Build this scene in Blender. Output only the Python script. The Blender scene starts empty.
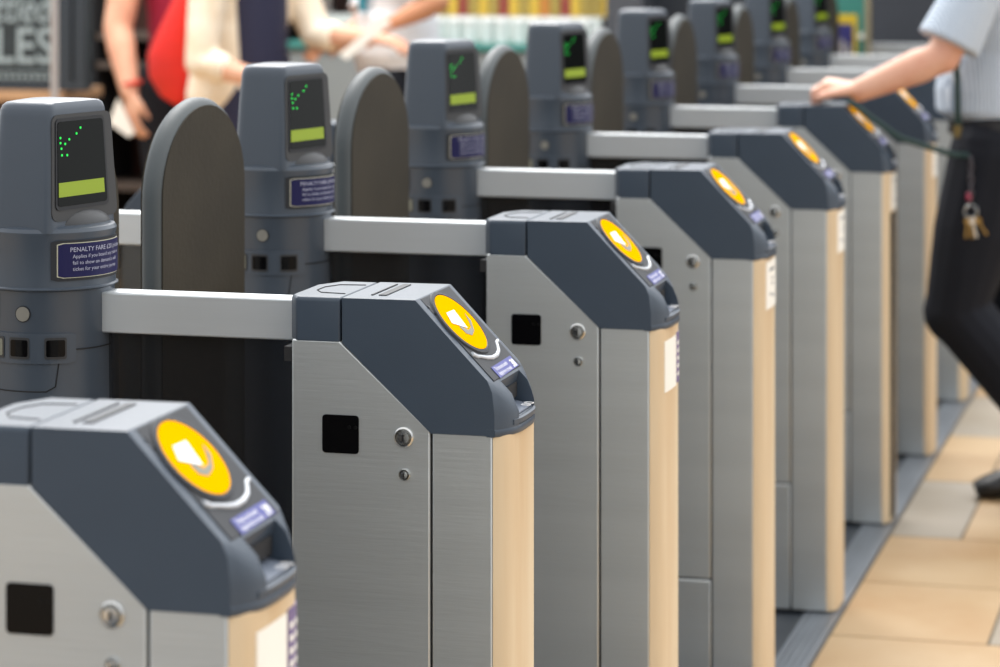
import bpy, bmesh, math, random
from mathutils import Vector, Matrix
random.seed(7)
sc = bpy.context.scene
COL = sc.collection
PI = math.pi
R = math.radians

# ------------------------------------------------------------------ materials
def s2l(c):
    return tuple(((v/255)/12.92 if v/255 <= .04045 else ((v/255+.055)/1.055)**2.4) for v in c)

def mat(name, rgb, rough=.5, metal=0, noise=0, nscale=20, bump=0, bscale=200, emit=None, estr=0,
        stretch=(1,1,1), trans=0, alpha=1, rgb2=None, spec=.5, coat=0):
    m = bpy.data.materials.new(name); m.use_nodes = True
    nt = m.node_tree; b = nt.nodes['Principled BSDF']
    c = s2l(rgb)
    b.inputs['Base Color'].default_value = (*c, 1)
    b.inputs['Roughness'].default_value = rough
    b.inputs['Metallic'].default_value = metal
    b.inputs['Specular IOR Level'].default_value = spec
    b.inputs['Coat Weight'].default_value = coat
    if trans: b.inputs['Transmission Weight'].default_value = trans
    if alpha < 1: b.inputs['Alpha'].default_value = alpha
    if emit:
        b.inputs['Emission Color'].default_value = (*s2l(emit), 1); b.inputs['Emission Strength'].default_value = estr
    if noise or bump:
        tc = nt.nodes.new('ShaderNodeTexCoord'); mp = nt.nodes.new('ShaderNodeMapping')
        mp.inputs['Scale'].default_value = stretch
        nt.links.new(tc.outputs['Object'], mp.inputs[0])
    if noise:
        n = nt.nodes.new('ShaderNodeTexNoise'); n.inputs['Scale'].default_value = nscale; n.inputs['Detail'].default_value = 6
        nt.links.new(mp.outputs[0], n.inputs['Vector'])
        r = nt.nodes.new('ShaderNodeValToRGB')
        c2 = s2l(rgb2) if rgb2 else tuple(v*(1-noise) for v in c)
        r.color_ramp.elements[0].position = .35; r.color_ramp.elements[1].position = .65
        r.color_ramp.elements[0].color = (*c2, 1); r.color_ramp.elements[1].color = (*c, 1)
        nt.links.new(n.outputs[0], r.inputs[0]); nt.links.new(r.outputs[0], b.inputs['Base Color'])
    if bump:
        n = nt.nodes.new('ShaderNodeTexNoise'); n.inputs['Scale'].default_value = bscale; n.inputs['Detail'].default_value = 3
        nt.links.new(mp.outputs[0], n.inputs['Vector'])
        bp = nt.nodes.new('ShaderNodeBump'); bp.inputs['Strength'].default_value = bump; bp.inputs['Distance'].default_value = .002
        nt.links.new(n.outputs[0], bp.inputs['Height']); nt.links.new(bp.outputs[0], b.inputs['Normal'])
    return m

M = {}
M['steel'] = mat('brushed_steel', (204,208,208), .36, .72, noise=.1, nscale=7, bump=.10, bscale=160, stretch=(.12,1,1.6))
M['steel_edge'] = mat('steel_edge', (205,205,202), .35, 1)
M['rail'] = mat('rail_steel', (212,216,218), .34, .5, noise=.05, nscale=30, bump=.05, bscale=300, stretch=(.06,1,1))
M['gap'] = mat('dark_gap', (22,22,24), .8)
M['plastic'] = mat('slate_grey_plastic', (57,69,83), .4, 0, noise=.06, nscale=14, bump=.12, bscale=900, spec=.45)
M['plastic_dark'] = mat('dark_grey_plastic', (44,46,50), .55, 0, spec=.3, bump=.1, bscale=900)
M['tower'] = mat('tower_grey_plastic', (66,75,86), .33, 0, noise=.05, nscale=12, bump=.1, bscale=900)
M['tower_dark'] = mat('tower_face_plastic', (46,47,49), .45, 0, bump=.1, bscale=900)
M['wood'] = mat('beech_wood', (216,197,166), .5, 0, noise=.12, nscale=14, stretch=(1,1,.12), rgb2=(202,174,136), bump=.1, bscale=60)
M['yellow'] = mat('reader_yellow', (240,170,0), .95, spec=0)
M['white'] = mat('white_print', (245,245,245), .5)
M['ridge'] = mat('ridge_highlight_grey', (200,205,212), .25)  # pale tone puts the highlight on the ridge into its colour
M['shelf'] = mat('slot_shelf', (120,128,142), .3)
M['stext'] = mat('sticker_text', (176,178,196), .5)
M['swoosh'] = mat('grey_print', (122,122,108), .5)
M['label'] = mat('violet_blue_label', (60,64,140), .45)
M['navy'] = mat('navy_sticker', (24,24,72), .5, spec=.25)
M['sticker_edge'] = mat('sticker_border', (190,188,165), .45)
M['glass_tint'] = mat('smoked_glass', (30,30,32), .06, 0, alpha=.72)
M['lens'] = mat('black_lens', (8,8,10), .12, 0, spec=.15)
M['screen'] = mat('screen_glass', (10,13,11), .12, 0, spec=.12)
M['led'] = mat('green_led', (10,120,40), .4, emit=(20,225,80), estr=.9)
M['lcd'] = mat('lime_lcd', (120,140,10), .4, emit=(165,190,14), estr=.15)
M['chrome'] = mat('chrome', (200,200,198), .2, 1)
M['rubber'] = mat('leaf_rubber', (72,78,80), .55, noise=.08, nscale=8, bump=.1, bscale=300)
M['pad'] = mat('leaf_pad', (56,51,41), .7, spec=.25, noise=.18, nscale=9, bump=.25, bscale=120)
M['paper'] = mat('white_paper', (240,238,230), .7)
M['ink'] = mat('grey_ink', (90,95,105), .7)
M['purple'] = mat('purple_print', (112,98,140), .6)
M['plate'] = mat('dark_floor_plate', (66,72,80), .4, .2, noise=.2, nscale=5)
M['kerb'] = mat('threshold_metal', (150,156,164), .4, .6, noise=.15, nscale=30, stretch=(3,.2,1))
M['black_rubber'] = mat('black_rubber', (28,28,30), .6)

# ------------------------------------------------------------------ mesh helpers
def finish(bm, name, m, parent=None, smooth=None, bevel=0, bseg=2, loc=None, rot=None):
    bmesh.ops.recalc_face_normals(bm, faces=bm.faces)
    me = bpy.data.meshes.new(name); bm.to_mesh(me); bm.free()
    if isinstance(m, (list, tuple)):
        for x in m: me.materials.append(x)
    else: me.materials.append(m)
    if smooth is not None:
        for p in me.polygons: p.use_smooth = True
        me.set_sharp_from_angle(angle=R(smooth))
    o = bpy.data.objects.new(name, me); COL.objects.link(o)
    if parent: o.parent = parent
    if loc: o.location = loc
    if rot: o.rotation_euler = rot
    if bevel:
        md = o.modifiers.new('bevel', 'BEVEL'); md.width = bevel; md.segments = bseg
        md.limit_method = 'ANGLE'; md.angle_limit = R(35)
        for p in me.polygons: p.use_smooth = True
        md.harden_normals = False
        if smooth is None: me.set_sharp_from_angle(angle=R(50))
    return o

def box(bm, x0, x1, y0, y1, z0, z1, mi=0):
    vs = [bm.verts.new((x, y, z)) for x in (x0, x1) for y in (y0, y1) for z in (z0, z1)]
    for f in ((0,1,3,2),(4,6,7,5),(0,4,5,1),(2,3,7,6),(0,2,6,4),(1,5,7,3)):
        bm.faces.new([vs[i] for i in f]).material_index = mi

def loft(bm, rings, cap=True, close=True, mi=0):
    vr = [[bm.verts.new(p) for p in r] for r in rings]
    n = len(vr[0])
    for a, b in zip(vr, vr[1:]):
        for i in range(n if close else n-1):
            j = (i+1) % n
            try: bm.faces.new((a[i], a[j], b[j], b[i])).material_index = mi
            except ValueError: pass
    if cap:
        for r in (vr[0], vr[-1]):
            try: bm.faces.new(r).material_index = mi
            except ValueError: pass
    return vr

def prism_y(bm, prof, y0, y1):            # XZ profile extruded along Y
    loft(bm, [[(x, y0, z) for x, z in prof], [(x, y1, z) for x, z in prof]])

def prism_z(bm, prof, z0, z1):
    loft(bm, [[(x, y, z0) for x, y in prof], [(x, y, z1) for x, y in prof]])

def tube(bm, pts, rad, n=8, cap=True):
    pts = [Vector(p) for p in pts]
    if not isinstance(rad, (list, tuple)): rad = [rad]*len(pts)
    rings = []; prev = None
    for i, p in enumerate(pts):
        t = (pts[min(i+1, len(pts)-1)] - pts[max(i-1, 0)]).normalized()
        if prev is None:
            ref = Vector((0,0,1)) if abs(t.z) < .9 else Vector((1,0,0))
            u = t.cross(ref).normalized()
        else:
            u = (prev - t*prev.dot(t)).normalized()
        prev = u; w = t.cross(u)
        rings.append([p + (u*math.cos(a) + w*math.sin(a))*rad[i] for a in [2*PI*k/n for k in range(n)]])
    loft(bm, rings, cap)

def cyl(bm, c, axis, r, h, n=32, r2=None):
    c = Vector(c); a = Vector(axis).normalized()
    ref = Vector((0,0,1)) if abs(a.z) < .9 else Vector((1,0,0))
    u = a.cross(ref).normalized(); w = a.cross(u)
    r2 = r if r2 is None else r2
    loft(bm, [[c + (u*math.cos(t)+w*math.sin(t))*r for t in [2*PI*k/n for k in range(n)]],
              [c + a*h + (u*math.cos(t)+w*math.sin(t))*r2 for t in [2*PI*k/n for k in range(n)]]])

def blob(bm, c, rad, axes=None, n=16, m=10):
    c = Vector(c); ax = axes or (Vector((1,0,0)), Vector((0,1,0)), Vector((0,0,1)))
    rings = []
    for i in range(1, m):
        th = PI*i/m
        rings.append([c + ax[0]*rad[0]*math.sin(th)*math.cos(2*PI*k/n) + ax[1]*rad[1]*math.sin(th)*math.sin(2*PI*k/n)
                      - ax[2]*rad[2]*math.cos(th) for k in range(n)])
    vr = loft(bm, rings, cap=False)
    for r, s in ((vr[0], -1), (vr[-1], 1)):
        v = bm.verts.new(c + ax[2]*rad[2]*s)
        for k in range(n): bm.faces.new((r[k], r[(k+1) % n], v))

def round_poly(pts, r, seg=5):
    out = []; n = len(pts)
    rr = r if isinstance(r, (list, tuple)) else [r]*n
    for i in range(n):
        p0, p, p1 = Vector(pts[i-1]), Vector(pts[i]), Vector(pts[(i+1) % n])
        a = (p0-p).normalized(); b = (p1-p).normalized()
        d = min(rr[i], (p0-p).length*.49, (p1-p).length*.49)
        A, B = p+a*d, p+b*d
        for k in range(seg+1):
            t = k/seg
            out.append(tuple(A*(1-t)**2 + p*2*t*(1-t) + B*t*t))
    return out

def rrect(w, h, r, seg=5):
    return round_poly([(-w/2,-h/2),(w/2,-h/2),(w/2,h/2),(-w/2,h/2)], r, seg)

def text_bm(s, size, mapf, bm=None, align='LEFT', shear=0, depth=0, bold=0):
    cu = bpy.data.curves.new('t', 'FONT'); cu.body = s; cu.size = size; cu.align_x = align; cu.shear = shear; cu.offset = bold
    cu.resolution_u = 3
    o = bpy.data.objects.new('t', cu); COL.objects.link(o)
    dg = bpy.context.evaluated_depsgraph_get(); dg.update()
    me = bpy.data.meshes.new_from_object(o.evaluated_get(dg))
    bm = bm or bmesh.new()
    b2 = bmesh.new(); b2.from_mesh(me)
    mp = {v: bm.verts.new(mapf(v.co.x, v.co.y)) for v in b2.verts}
    for f in b2.faces:
        try: bm.faces.new([mp[v] for v in f.verts])
        except ValueError: pass
    b2.free(); bpy.data.objects.remove(o); bpy.data.curves.remove(cu); bpy.data.meshes.remove(me)
    return bm

def empty(name, loc, label, cat, group=None, rz=0):
    o = bpy.data.objects.new(name, None); COL.objects.link(o)
    o.location = loc; o.rotation_euler = (0,0,rz); o.empty_display_size = .1
    o['label'] = label; o['category'] = cat
    if group: o['group'] = group
    return o

def tag(o, label, cat, group=None, kind=None):
    o['label'] = label; o['category'] = cat
    if group: o['group'] = group
    if kind: o['kind'] = kind
    return o

def struct(o):
    o['kind'] = 'structure'; return o

# ------------------------------------------------------------------ camera
S, Y0, W = .9122, 2.4129, .155
cam_d = bpy.data.cameras.new('camera'); cam = bpy.data.objects.new('camera', cam_d); COL.objects.link(cam)
cam.location = (0, 0, 1.5); cam.rotation_euler = (R(90), 0, R(14.974))
cam_d.sensor_width = 36; cam_d.lens = 102.6; cam_d.shift_y = -.41824
cam_d.dof.use_dof = True; cam_d.dof.focus_distance = 3.62; cam_d.dof.aperture_fstop = 5.4
sc.camera = cam

# ------------------------------------------------------------------ the gate
OX, OY = -1.03, W/2
TX = -1.517                                    # tower axis
def L(bm):                                     # absolute x, y from the near side plane -> root space
    bmesh.ops.translate(bm, verts=bm.verts, vec=(-OX, -OY, 0)); return bm

def fx(y, base=-.896, bulge=.022):             # bowed front
    return base + bulge*(1-min(1, abs(2*(y-W/2)/W))**3.4)

SO = Vector((-.965, W/2+.003, .9985))             # centre of the reader disc on the sloping face
SV = Vector((-.697, 0, .717)); SU = Vector((0,1,0)); SN = Vector((.717, 0, .697))
def sl(u, v, n=0): return SO + SU*u + SV*v + SN*n
def zs(x): return 1.0275 - (x + .993)*1.03      # height of slope at x

def make_gate(far=True, card=None):
    root = empty('ticket_gate', (OX, OY, 0), '', 'ticket gate', 'ticket gates in the row')
    P = lambda bm, name, m, par=root, **k: finish(L(bm), name, m, par, **k)
    # steel cabinet: dark core, door panel, plinth panel, front column
    bm = bmesh.new(); box(bm, -1.149, -.905, .004, W-.004, .01, .87)
    prism_y(bm, [(-1.149,.86),(-.98,.86),(-1.09,.965),(-1.149,.965)], .004, W-.004)
    P(bm, 'cabinet_core', M['gap'])
    bm = bmesh.new(); prism_y(bm, [(-1.155,.283),(-.9775,.283),(-.9775,.873),(-1.093,.978),(-1.155,.978)], 0, W)
    door = P(bm, 'cabinet_door', M['steel'], bevel=.002)
    bm = bmesh.new(); box(bm, -1.155, -.9775, 0, W, .012, .2795)
    P(bm, 'plinth_panel', M['steel'], bevel=.002)
    bm = bmesh.new(); box(bm, -.9745, -.899, 0, W, .012, .875)
    P(bm, 'front_column', M['steel'], bevel=.002)
    # sensor window, locks on the near side
    bm = bmesh.new(); pr = rrect(.047, .047, .005)
    loft(bm, [[(-1.0915+a, .0008, .864+b) for a, b in pr], [(-1.0915+a, -.0012, .864+b) for a, b in pr]])
    sw = P(bm, 'sensor_window', M['lens'], door)
    bm = bmesh.new()
    for q in (.003, .011): cyl(bm, (-1.083+q, -.0012, .873), (0,-1,0), .0022, .0006, 12)
    P(bm, 'sensor_eye', mat('eye_dark', (14,14,14), .3, spec=.2), door)
    for cx, cz, r in ((-1.0105, .864, .0125), (-1.0095, .8185, .0075)):
        bm = bmesh.new(); n = 28
        prof = [(r, 0), (r, .002), (r*.86, .0035), (r*.74, .002), (r*.7, .001), (r*.6, .0045), (r*.1, .005)]
        loft(bm, [[(cx+q*math.cos(2*PI*k/n), -h, cz+q*math.sin(2*PI*k/n)) for k in range(n)] for q, h in prof])
        lk = P(bm, 'lock', M['chrome'], door, smooth=40)
        bm = bmesh.new(); box(bm, cx-r*.10, cx+r*.10, -.0056, -.0046, cz-r*.32, cz+r*.32)
        P(bm, 'lock', M['gap'], door).name = 'keyhole'
    # wooden post
    bm = bmesh.new(); pl = []
    for k in range(33):
        y = W*(.5-.5*math.cos(PI*k/32)); t = abs(2*y/W-1)
        pl.append((-.899 + .0205*(1-t**6.5), .001+y*(W-.002)/W))
    prism_z(bm, [(-.8985, W-.001), (-.8985, .001)] + pl[1:-1], .012, .874)
    post = P(bm, 'wooden_post', M['wood'], smooth=30)
    # head
    def head_prof(y, kind):
        f = fx(y)
        if kind == 'side':   # cheek
            xe = f - .003
            pts = [(-1.0895,.976),(-1.0895,1.031),(-.996,1.0315),(-.94, zs(-.94)),(-.905, zs(-.905)),(xe-.006, zs(xe-.006)),(xe, zs(xe)-.008),(f,.895),(f,.870),(-.976,.870)]
        else:                # slot
            pts = [(-1.0895,.976),(-1.0895,1.031),(-.996,1.0315),(-.94, zs(-.94)),(-.899, zs(-.899)),(-.902,.918),(-.914,.893),(f-.003,.888),(f,.870),(-.976,.870)]
        return [(x, y, z) for x, z in pts]
    n0, n1 = .040, .128
    bm = bmesh.new(); rings = []
    for k in range(6): rings.append(head_prof(-.001 + (n0+.001)*k/5, 'side'))
    for k in range(7): rings.append(head_prof(n0 + .0006 + (n1-n0-.0012)*k/6, 'slot'))
    for k in range(5): rings.append(head_prof(n1 + (W+.001-n1)*k/4, 'side'))
    loft(bm, rings)
    head = P(bm, 'reader_head', M['plastic'], bevel=.0042, bseg=3)
    # front nose skin is browner plastic, set in a shallow recess
    bm = bmesh.new(); rr = []
    for k in range(13):
        y = n0-.014 + (n1-n0+.028)*k/12; f = fx(y)
        top = .893 if n0 < y < n1 else .905
        rr.append([(f-.002, y, .8795), (f+.0012, y, .881), (f+.0012, y, .8865), (f-.002, y, .888)])
    loft(bm, [list(r) for r in rr])
    rr = []
    for k in range(25):
        y = -.0012 + (W+.0024)*k/24; f = fx(y)
        rr.append([(f-.010, y, .8688), (f-.0005, y, .8688), (f+.0008, y, .8705), (f+.0008, y, .8765), (f-.0005, y, .8785), (f-.010, y, .8785)])
    loft(bm, rr)
    P(bm, 'nose_lip', M['plastic'], head, smooth=40)
    bm = bmesh.new(); loft(bm, [[(-.9155, y, .8952), (-.9155, y, .8962), (fx(y)-.006, y, .8905), (fx(y)-.006, y, .8892)] for y in [n0+.004+(n1-n0-.008)*k/8 for k in range(9)]])
    P(bm, 'ticket_shelf', M['shelf'], head)
    bm = bmesh.new(); box(bm, -.917, -.9, n0+.006, n1-.006, .899, .917)
    P(bm, 'ticket_slot', M['gap'], head)
    bm = bmesh.new()
    for yy in (.097, .112):
        tube(bm, [(-.882+.006*math.cos(a), yy+.005*math.sin(a), .8932) for a in [2*PI*k/12 for k in range(13)]], .0005, 5)
    P(bm, 'shelf_symbol', M['white'], head)
    # recessed slope plate with outline
    bm = bmesh.new(); pr = [(-.064,.044),(.064,.044),(.064,-.091),(-.064,-.091)]
    loft(bm, [[sl(a, b, -.0005) for a, b in pr], [sl(a, b, .0012) for a, b in pr]])
    P(bm, 'slope_plate', M['plastic_dark'], head, bevel=.001)
    nn = 48
    ring = lambda r, n: [sl(r*1.03*math.cos(2*PI*k/nn)-.010, r*.91*math.sin(2*PI*k/nn)-.006, n) for k in range(nn)]
    bm = bmesh.new(); loft(bm, [ring(.0555, .0005), ring(.054, .0035), ring(.0495, .0042), ring(.0485, .0032)])
    P(bm, 'reader_bezel', M['plastic_dark'], head, smooth=40)
    bm = bmesh.new(); loft(bm, [ring(.0482, .001), ring(.0482, .0038)])
    disc = P(bm, 'reader_disc', M['yellow'], head)
    flat = lambda pts, n, du=-.008, dv=-.001: loft(bm, [[sl(a+du, b+dv, n-.0004) for a, b in pts], [sl(a+du, b+dv, n) for a, b in pts]])
    bm = bmesh.new(); flat([(-.0245,.0135),(.0073,.0128),(-.0005,-.016),(-.0354,-.0015)], .0046)
    P(bm, 'card_symbol', M['white'], head)
    bm = bmesh.new(); flat([(-.0214,-.0101),(-.0194,-.0214),(-.006,-.027),(.0132,-.0227),(.0311,-.0099),(.0327,.0029),(.0235,-.0085),(.014,-.0168),(-.0037,-.0190),(-.0143,-.0094)], .0043)
    P(bm, 'wave_symbol', M['swoosh'], head)
    bm = bmesh.new(); cp = [(-.055,-.046),(-.046,-.052),(-.036,-.054),(-.02,-.059),(-.003,-.0625),(.018,-.0625),(.036,-.059),(.047,-.053),(.054,-.048),(.062,-.047)]
    tube(bm, [sl(a-.004, b-.002, .0016) for a, b in cp], [.0032,.0026,.0022,.0026,.003,.003,.0026,.0022,.0022,.0026], 8)
    P(bm, 'raised_ridge', M['ridge'], head, smooth=60)
    bm = bmesh.new(); flat([(-.033,-.0712),(.0605,-.0704),(.0605,-.0868),(-.033,-.0885)], .002, -.006, -.003)
    lab = P(bm, 'number_label', M['label'], head)
    mp = lambda ox, oy: (lambda x, y: sl(ox+x-.006, oy+y-.003, .0024))
    bm = bmesh.new()
    text_bm('Tickets and cards', .0078, mp(-.027, -.0785), bm); text_bm('Apply here to exit', .0078, mp(-.027, -.0860), bm)
    lt = P(bm, 'label_lettering', M['white'], head)
    # dim little lamps at the slope top
    bm = bmesh.new()
    for u, v in ((-.061,.030),(-.060,.018)): cyl(bm, sl(u, v, .001), SN, .0022, .001, 10)
    P(bm, 'indicator_light', M['lens'], head)
    # lines on top of the head
    bm = bmesh.new()
    for x0, x1 in ((-1.062,-1.0595), (-1.052,-1.042)):
        box(bm, x0, x1, .03, W-.02, 1.0305, 1.0325)
    P(bm, 'top_groove', M['plastic_dark'], head)
    # end cap, octagonal in plan
    bm = bmesh.new()
    cp = [(-1.0925, -.0005), (-1.149, -.0005), (-1.161, .018), (-1.161, W-.04), (-1.139, W), (-1.0925, W)]
    cp2 = [(-1.0925, .002), (-1.148, .002), (-1.159, .020), (-1.159, W-.042), (-1.138, W-.002), (-1.0925, W-.002)]
    loft(bm, [[(x, y, .976) for x, y in cp], [(x, y, 1.0275) for x, y in cp], [(x, y, 1.0310) for x, y in cp2]])
    capo = P(bm, 'end_cap', M['plastic'], bevel=.0025, bseg=3)
    bm = bmesh.new(); tube(bm, [(-1.097, .035, 1.0312), (-1.13, .04, 1.0312), (-1.142, .06, 1.0312), (-1.142, .09, 1.0312), (-1.13, .115, 1.0312), (-1.097, .12, 1.0312)], .0009, 6)
    P(bm, 'cap_seam', M['gap'], capo)
    # rail and smoked glass, passing both sides of the tower
    c = W/2
    for s, x0, x1 in ((1, TX+.05, -1.150), (-1, TX-.36, TX-.05)):
        bm = bmesh.new(); box(bm, x0, x1, c-.02, c+.02, .967, 1.019)
        P(bm, 'rail', M['rail'], bevel=.0025, bseg=3)
        bm = bmesh.new(); box(bm, x0, x1-.012 if s > 0 else x1, c-.004, c+.004, .10, .966)
        P(bm, 'glass_panel', M['glass_tint'])
    bm = bmesh.new(); box(bm, -1.163, -1.150, c-.05, c+.05, .02, .967); box(bm, -1.166, -1.150, .004, W-.004, .95, .968)
    P(bm, 'glass_clamp', M['black_rubber'])
    # far cabinet of the pair
    if far:
        mx = lambda x: 2*TX - x
        bm = bmesh.new(); prism_y(bm, [(mx(-1.151),.012),(mx(-.899),.012),(mx(-.899),.870),(mx(-.9775),.873),(mx(-1.093),.978),(mx(-1.151),.978)], 0, W)
        P(bm, 'far_cabinet', M['steel'], bevel=.002)
        bm = bmesh.new(); rings = []
        for k in range(9):
            y = W*k/8; f = fx(y)
            rings.append([(mx(x), y, z) for x, z in [(-1.155,.976),(-1.155,1.033),(-.995,1.0345),(f-.01,zs(f-.01)),(f,.895),(f,.870),(-.976,.870),(-1.0895,.976)]])
        loft(bm, rings); P(bm, 'far_reader_head', M['plastic'], bevel=.0025)
    # display tower
    cy = c; TF = 1.10
    def cylr(r0, z, phi, off=0):
        r0 = r0*TF; return Vector((TX + (r0+off)*math.cos(phi), cy + (r0+off)*math.sin(phi), z))
    def ringz(r, z, n=56, e=2.0):
        out = []; r = r*TF
        for k in range(n):
            a = 2*PI*k/n; q = (abs(math.cos(a))**e+abs(math.sin(a))**e)**(-1/e)
            out.append((TX + r*q*math.cos(a), cy + r*q*math.sin(a), z))
        return out
    bm = bmesh.new()
    loft(bm, [ringz(r, z) for r, z in ((.078,.012),(.078,.84),(.0755,.86),(.0745,1.022),(.0752,1.0245),(.0785,1.0265),(.0785,1.0278),(.0760,1.0295),(.0755,1.04),(.0750,1.09),(.0768,1.097),(.0768,1.0985),(.0745,1.103),(.068,1.106))])
    tw = P(bm, 'display_tower', M['tower'], smooth=25)
    A, B_, C_, D_ = (-.051,-.064), (.031,-.073), (.064,.048), (-.051,.060)
    def upoly(s, r=(.022,.010,.016,.03)):
        pts = [(A[0]*s, A[1]*s), (B_[0]*s, B_[1]*s), (C_[0]*s, C_[1]*s), (D_[0]*s, D_[1]*s)]
        return round_poly(pts, list(r), 6)
    zc = lambda z: 1.12 - (z-1.10)/(1.255-1.10)*.14
    bm = bmesh.new(); rings = []
    for z, s in ((1.098, zc(1.098)), (1.15, zc(1.15)), (1.20, zc(1.2)), (1.244, zc(1.244)*.985), (1.252,.96), (1.258,.925), (1.2615,.86), (1.263,.70)):
        rings.append([(TX+x, cy+y, z + (.006*(-x-.02)/.05 if z > 1.24 else 0)*0) for x, y in upoly(s)])
    loft(bm, rings); up = P(bm, 'tower_hood', M['tower'], tw, smooth=32)
    def face(t, z, off=0):
        s = zc(z); bx, by = B_[0]*s, B_[1]*s; ex, ey = C_[0]*s, C_[1]*s
        nx, ny = (ey-by), -(ex-bx); l = math.hypot(nx, ny)
        return Vector((TX + bx+(ex-bx)*t + nx/l*off, cy + by+(ey-by)*t + ny/l*off, z))
    def fpanel(t0, t1, z0, z1, off, thick, r, m, name, par):
        bm = bmesh.new(); w, h = (t1-t0)*.116, z1-z0
        pr = rrect(w, h, r)
        f = lambda a, b, o: face(t0 + (a+w/2)/.116, z0 + b + h/2, o)
        loft(bm, [[f(a, b, off-thick) for a, b in pr], [f(a, b, off) for a, b in pr]])
        return P(bm, name, m, par)
    fpanel(.03, .985, 1.112, 1.247, .0008, .002, .012, M['tower_dark'], 'screen_surround', tw)
    fpanel(.075, .86, 1.126, 1.242, .0020, .002, .008, M['plastic_dark'], 'screen_frame', tw)
    t0, t1, z0, z1 = .10, .83, 1.131, 1.238
    scr = fpanel(t0, t1, z0, z1, .0026, .001, .005, M['screen'], 'screen', tw)
    fpanel(t0+.01, t0+(t1-t0)*.95, z1-.89*(z1-z0), z1-.72*(z1-z0), .0030, .0006, .0005, M['lcd'], 'lit_display_line', tw)
    bm = bmesh.new()
    for a, b in ((.49,.09),(.40,.155),(.24,.215),(.15,.265),(.07,.317),(.05,.19),(.05,.25),(.08,.395),(.19,.40)):
        p = face(t0+(t1-t0)*a, z1-(z1-z0)*b, .0026); q = face(t0+(t1-t0)*a, z1-(z1-z0)*b, .0032)
        cyl(bm, p, q-p, .0016, .0008, 10)
    P(bm, 'green_arrow_lights', M['led'], tw)
    # dome under the screen
    bm = bmesh.new(); fd = (Vector((C_[0]-B_[0], C_[1]-B_[1], 0))).normalized(); fn = Vector((fd.y, -fd.x, 0))
    blob(bm, Vector((TX, cy, 1.098)) + Vector(((B_[0]+C_[0])/2, (B_[1]+C_[1])/2, 0))*1.0 + fd*.006 - fn*.010, (.058, .030, .030), (fd, fn, Vector((0,0,1))), 28, 16)
    P(bm, 'hood_dome', M['tower_dark'], tw, smooth=60)
    # sticker wrapped round the collar
    def wrap(ph0, ph1, z0, z1, off, m, name, par, rr=.0745, r=.003, thick=.0008):
        bm = bmesh.new(); n = 16
        for a in range(n):
            p, q = ph0+(ph1-ph0)*a/n, ph0+(ph1-ph0)*(a+1)/n
            e0 = r*.6 if a == 0 else 0; e1 = r*.6 if a == n-1 else 0
            pts = [(p, z0+e0), (q, z0+e1), (q, z1-e1), (p, z1-e0)]
            loft(bm, [[cylr(rr, z, f, off-thick) for f, z in pts], [cylr(rr, z, f, off) for f, z in pts]])
        bmesh.ops.remove_doubles(bm, verts=bm.verts, dist=1e-6)
        return P(bm, name, m, par)
    RS = .0765
    wrap(R(-66), R(24), 1.038, 1.089, .0002, M['plastic_dark'], 'sticker_recess', tw, RS)
    wrap(R(-61), R(21), 1.0415, 1.086, .0008, M['sticker_edge'], 'sticker_border', tw, RS)
    st = wrap(R(-60), R(20), 1.0425, 1.085, .0013, M['navy'], 'notice_sticker', tw, RS)
    bm = bmesh.new()
    for s_, sz, ox, zz in (('PENALTY FARE £20 (minimum)', .0082, .012, 1.0745), ('Applies if you board any train or', .0066, .0155, 1.0665),
                           ('fail to show on demand a valid', .0066, .0155, 1.0585), ('ticket for your entire journey', .0066, .0155, 1.0505)):
        text_bm(s_, sz, lambda x, y, ox=ox, zz=zz: cylr(RS, zz+y, R(-58)+(ox+x)/(RS*TF), .0017), bm)
    P(bm, 'sticker_lettering', M['stext'], tw)
    # round sensor and the three windows on the passage side
    bm = bmesh.new()
    d = Vector((math.cos(R(-91)), math.sin(R(-91)), 0))
    cyl(bm, cylr(.0735, .9965, R(-91)), d, .0105, .0022, 28)
    P(bm, 'round_bezel', M['plastic_dark'], tw)
    bm = bmesh.new(); cyl(bm, cylr(.0735, .9965, R(-91)), d, .0092, .0030, 28)
    P(bm, 'round_plug', mat('plug_metal', (190,188,180), .35, .6) if 'plug' not in M else M['plug'], tw)
    wrap(R(-134), R(-44), .934, .972, .0016, M['tower'], 'window_frame', tw, .0752, thick=.003)
    for p0, p1, m in ((-126, -111, 'paper'), (-102, -86, 'lens'), (-70, -54, 'lens')):
        wrap(R(p0-1.5), R(p1+1.5), .940, .967, .0026, M['tower_dark'], 'slot_rim', tw, .0752)
        wrap(R(p0), R(p1), .943, .964, .0031, M['lens'] if m == 'lens' else M['swoosh'], 'sensor_slot', tw, .0752)
    bm = bmesh.new()
    pth = [(-150,.899),(-70,.899),(-62,.905),(-58,.945),(-52,.951),(10,.951)]
    full = []
    for (a, z), (b, w_) in zip(pth, pth[1:]):
        for k in range(8): full.append(cylr(.0758, z+(w_-z)*k/8, R(a+(b-a)*k/8)))
    tube(bm, full, .0008, 5)
    for q in (-118,):
        tube(bm, [cylr(.0752, z, R(q)) for z in (.98, 1.02)], .0006, 5)
    P(bm, 'panel_seam', M['gap'], tw)
    # two leaves
    def leaf(ya, yb, name='gate_leaf'):
        def outline(ins):
            pts = [(ya+ins, .12+ins), (yb-ins, .12+ins)]
            cyy, hw = (ya+yb)/2, (yb-ya)/2-ins
            for k in range(25):
                a = PI*k/24
                pts.append((cyy + hw*math.cos(a), 1.095 + (.137-ins)*math.sin(a)))
            return pts
        bm = bmesh.new(); x0, x1 = TX-.016, TX+.016
        rg = [(x0, .014), (x0+.004, .005), (x0+.011, 0), (x1-.011, 0), (x1-.004, .005), (x1, .014)]
        loft(bm, [[(x, y, z) for y, z in outline(i)] for x, i in rg])
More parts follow.
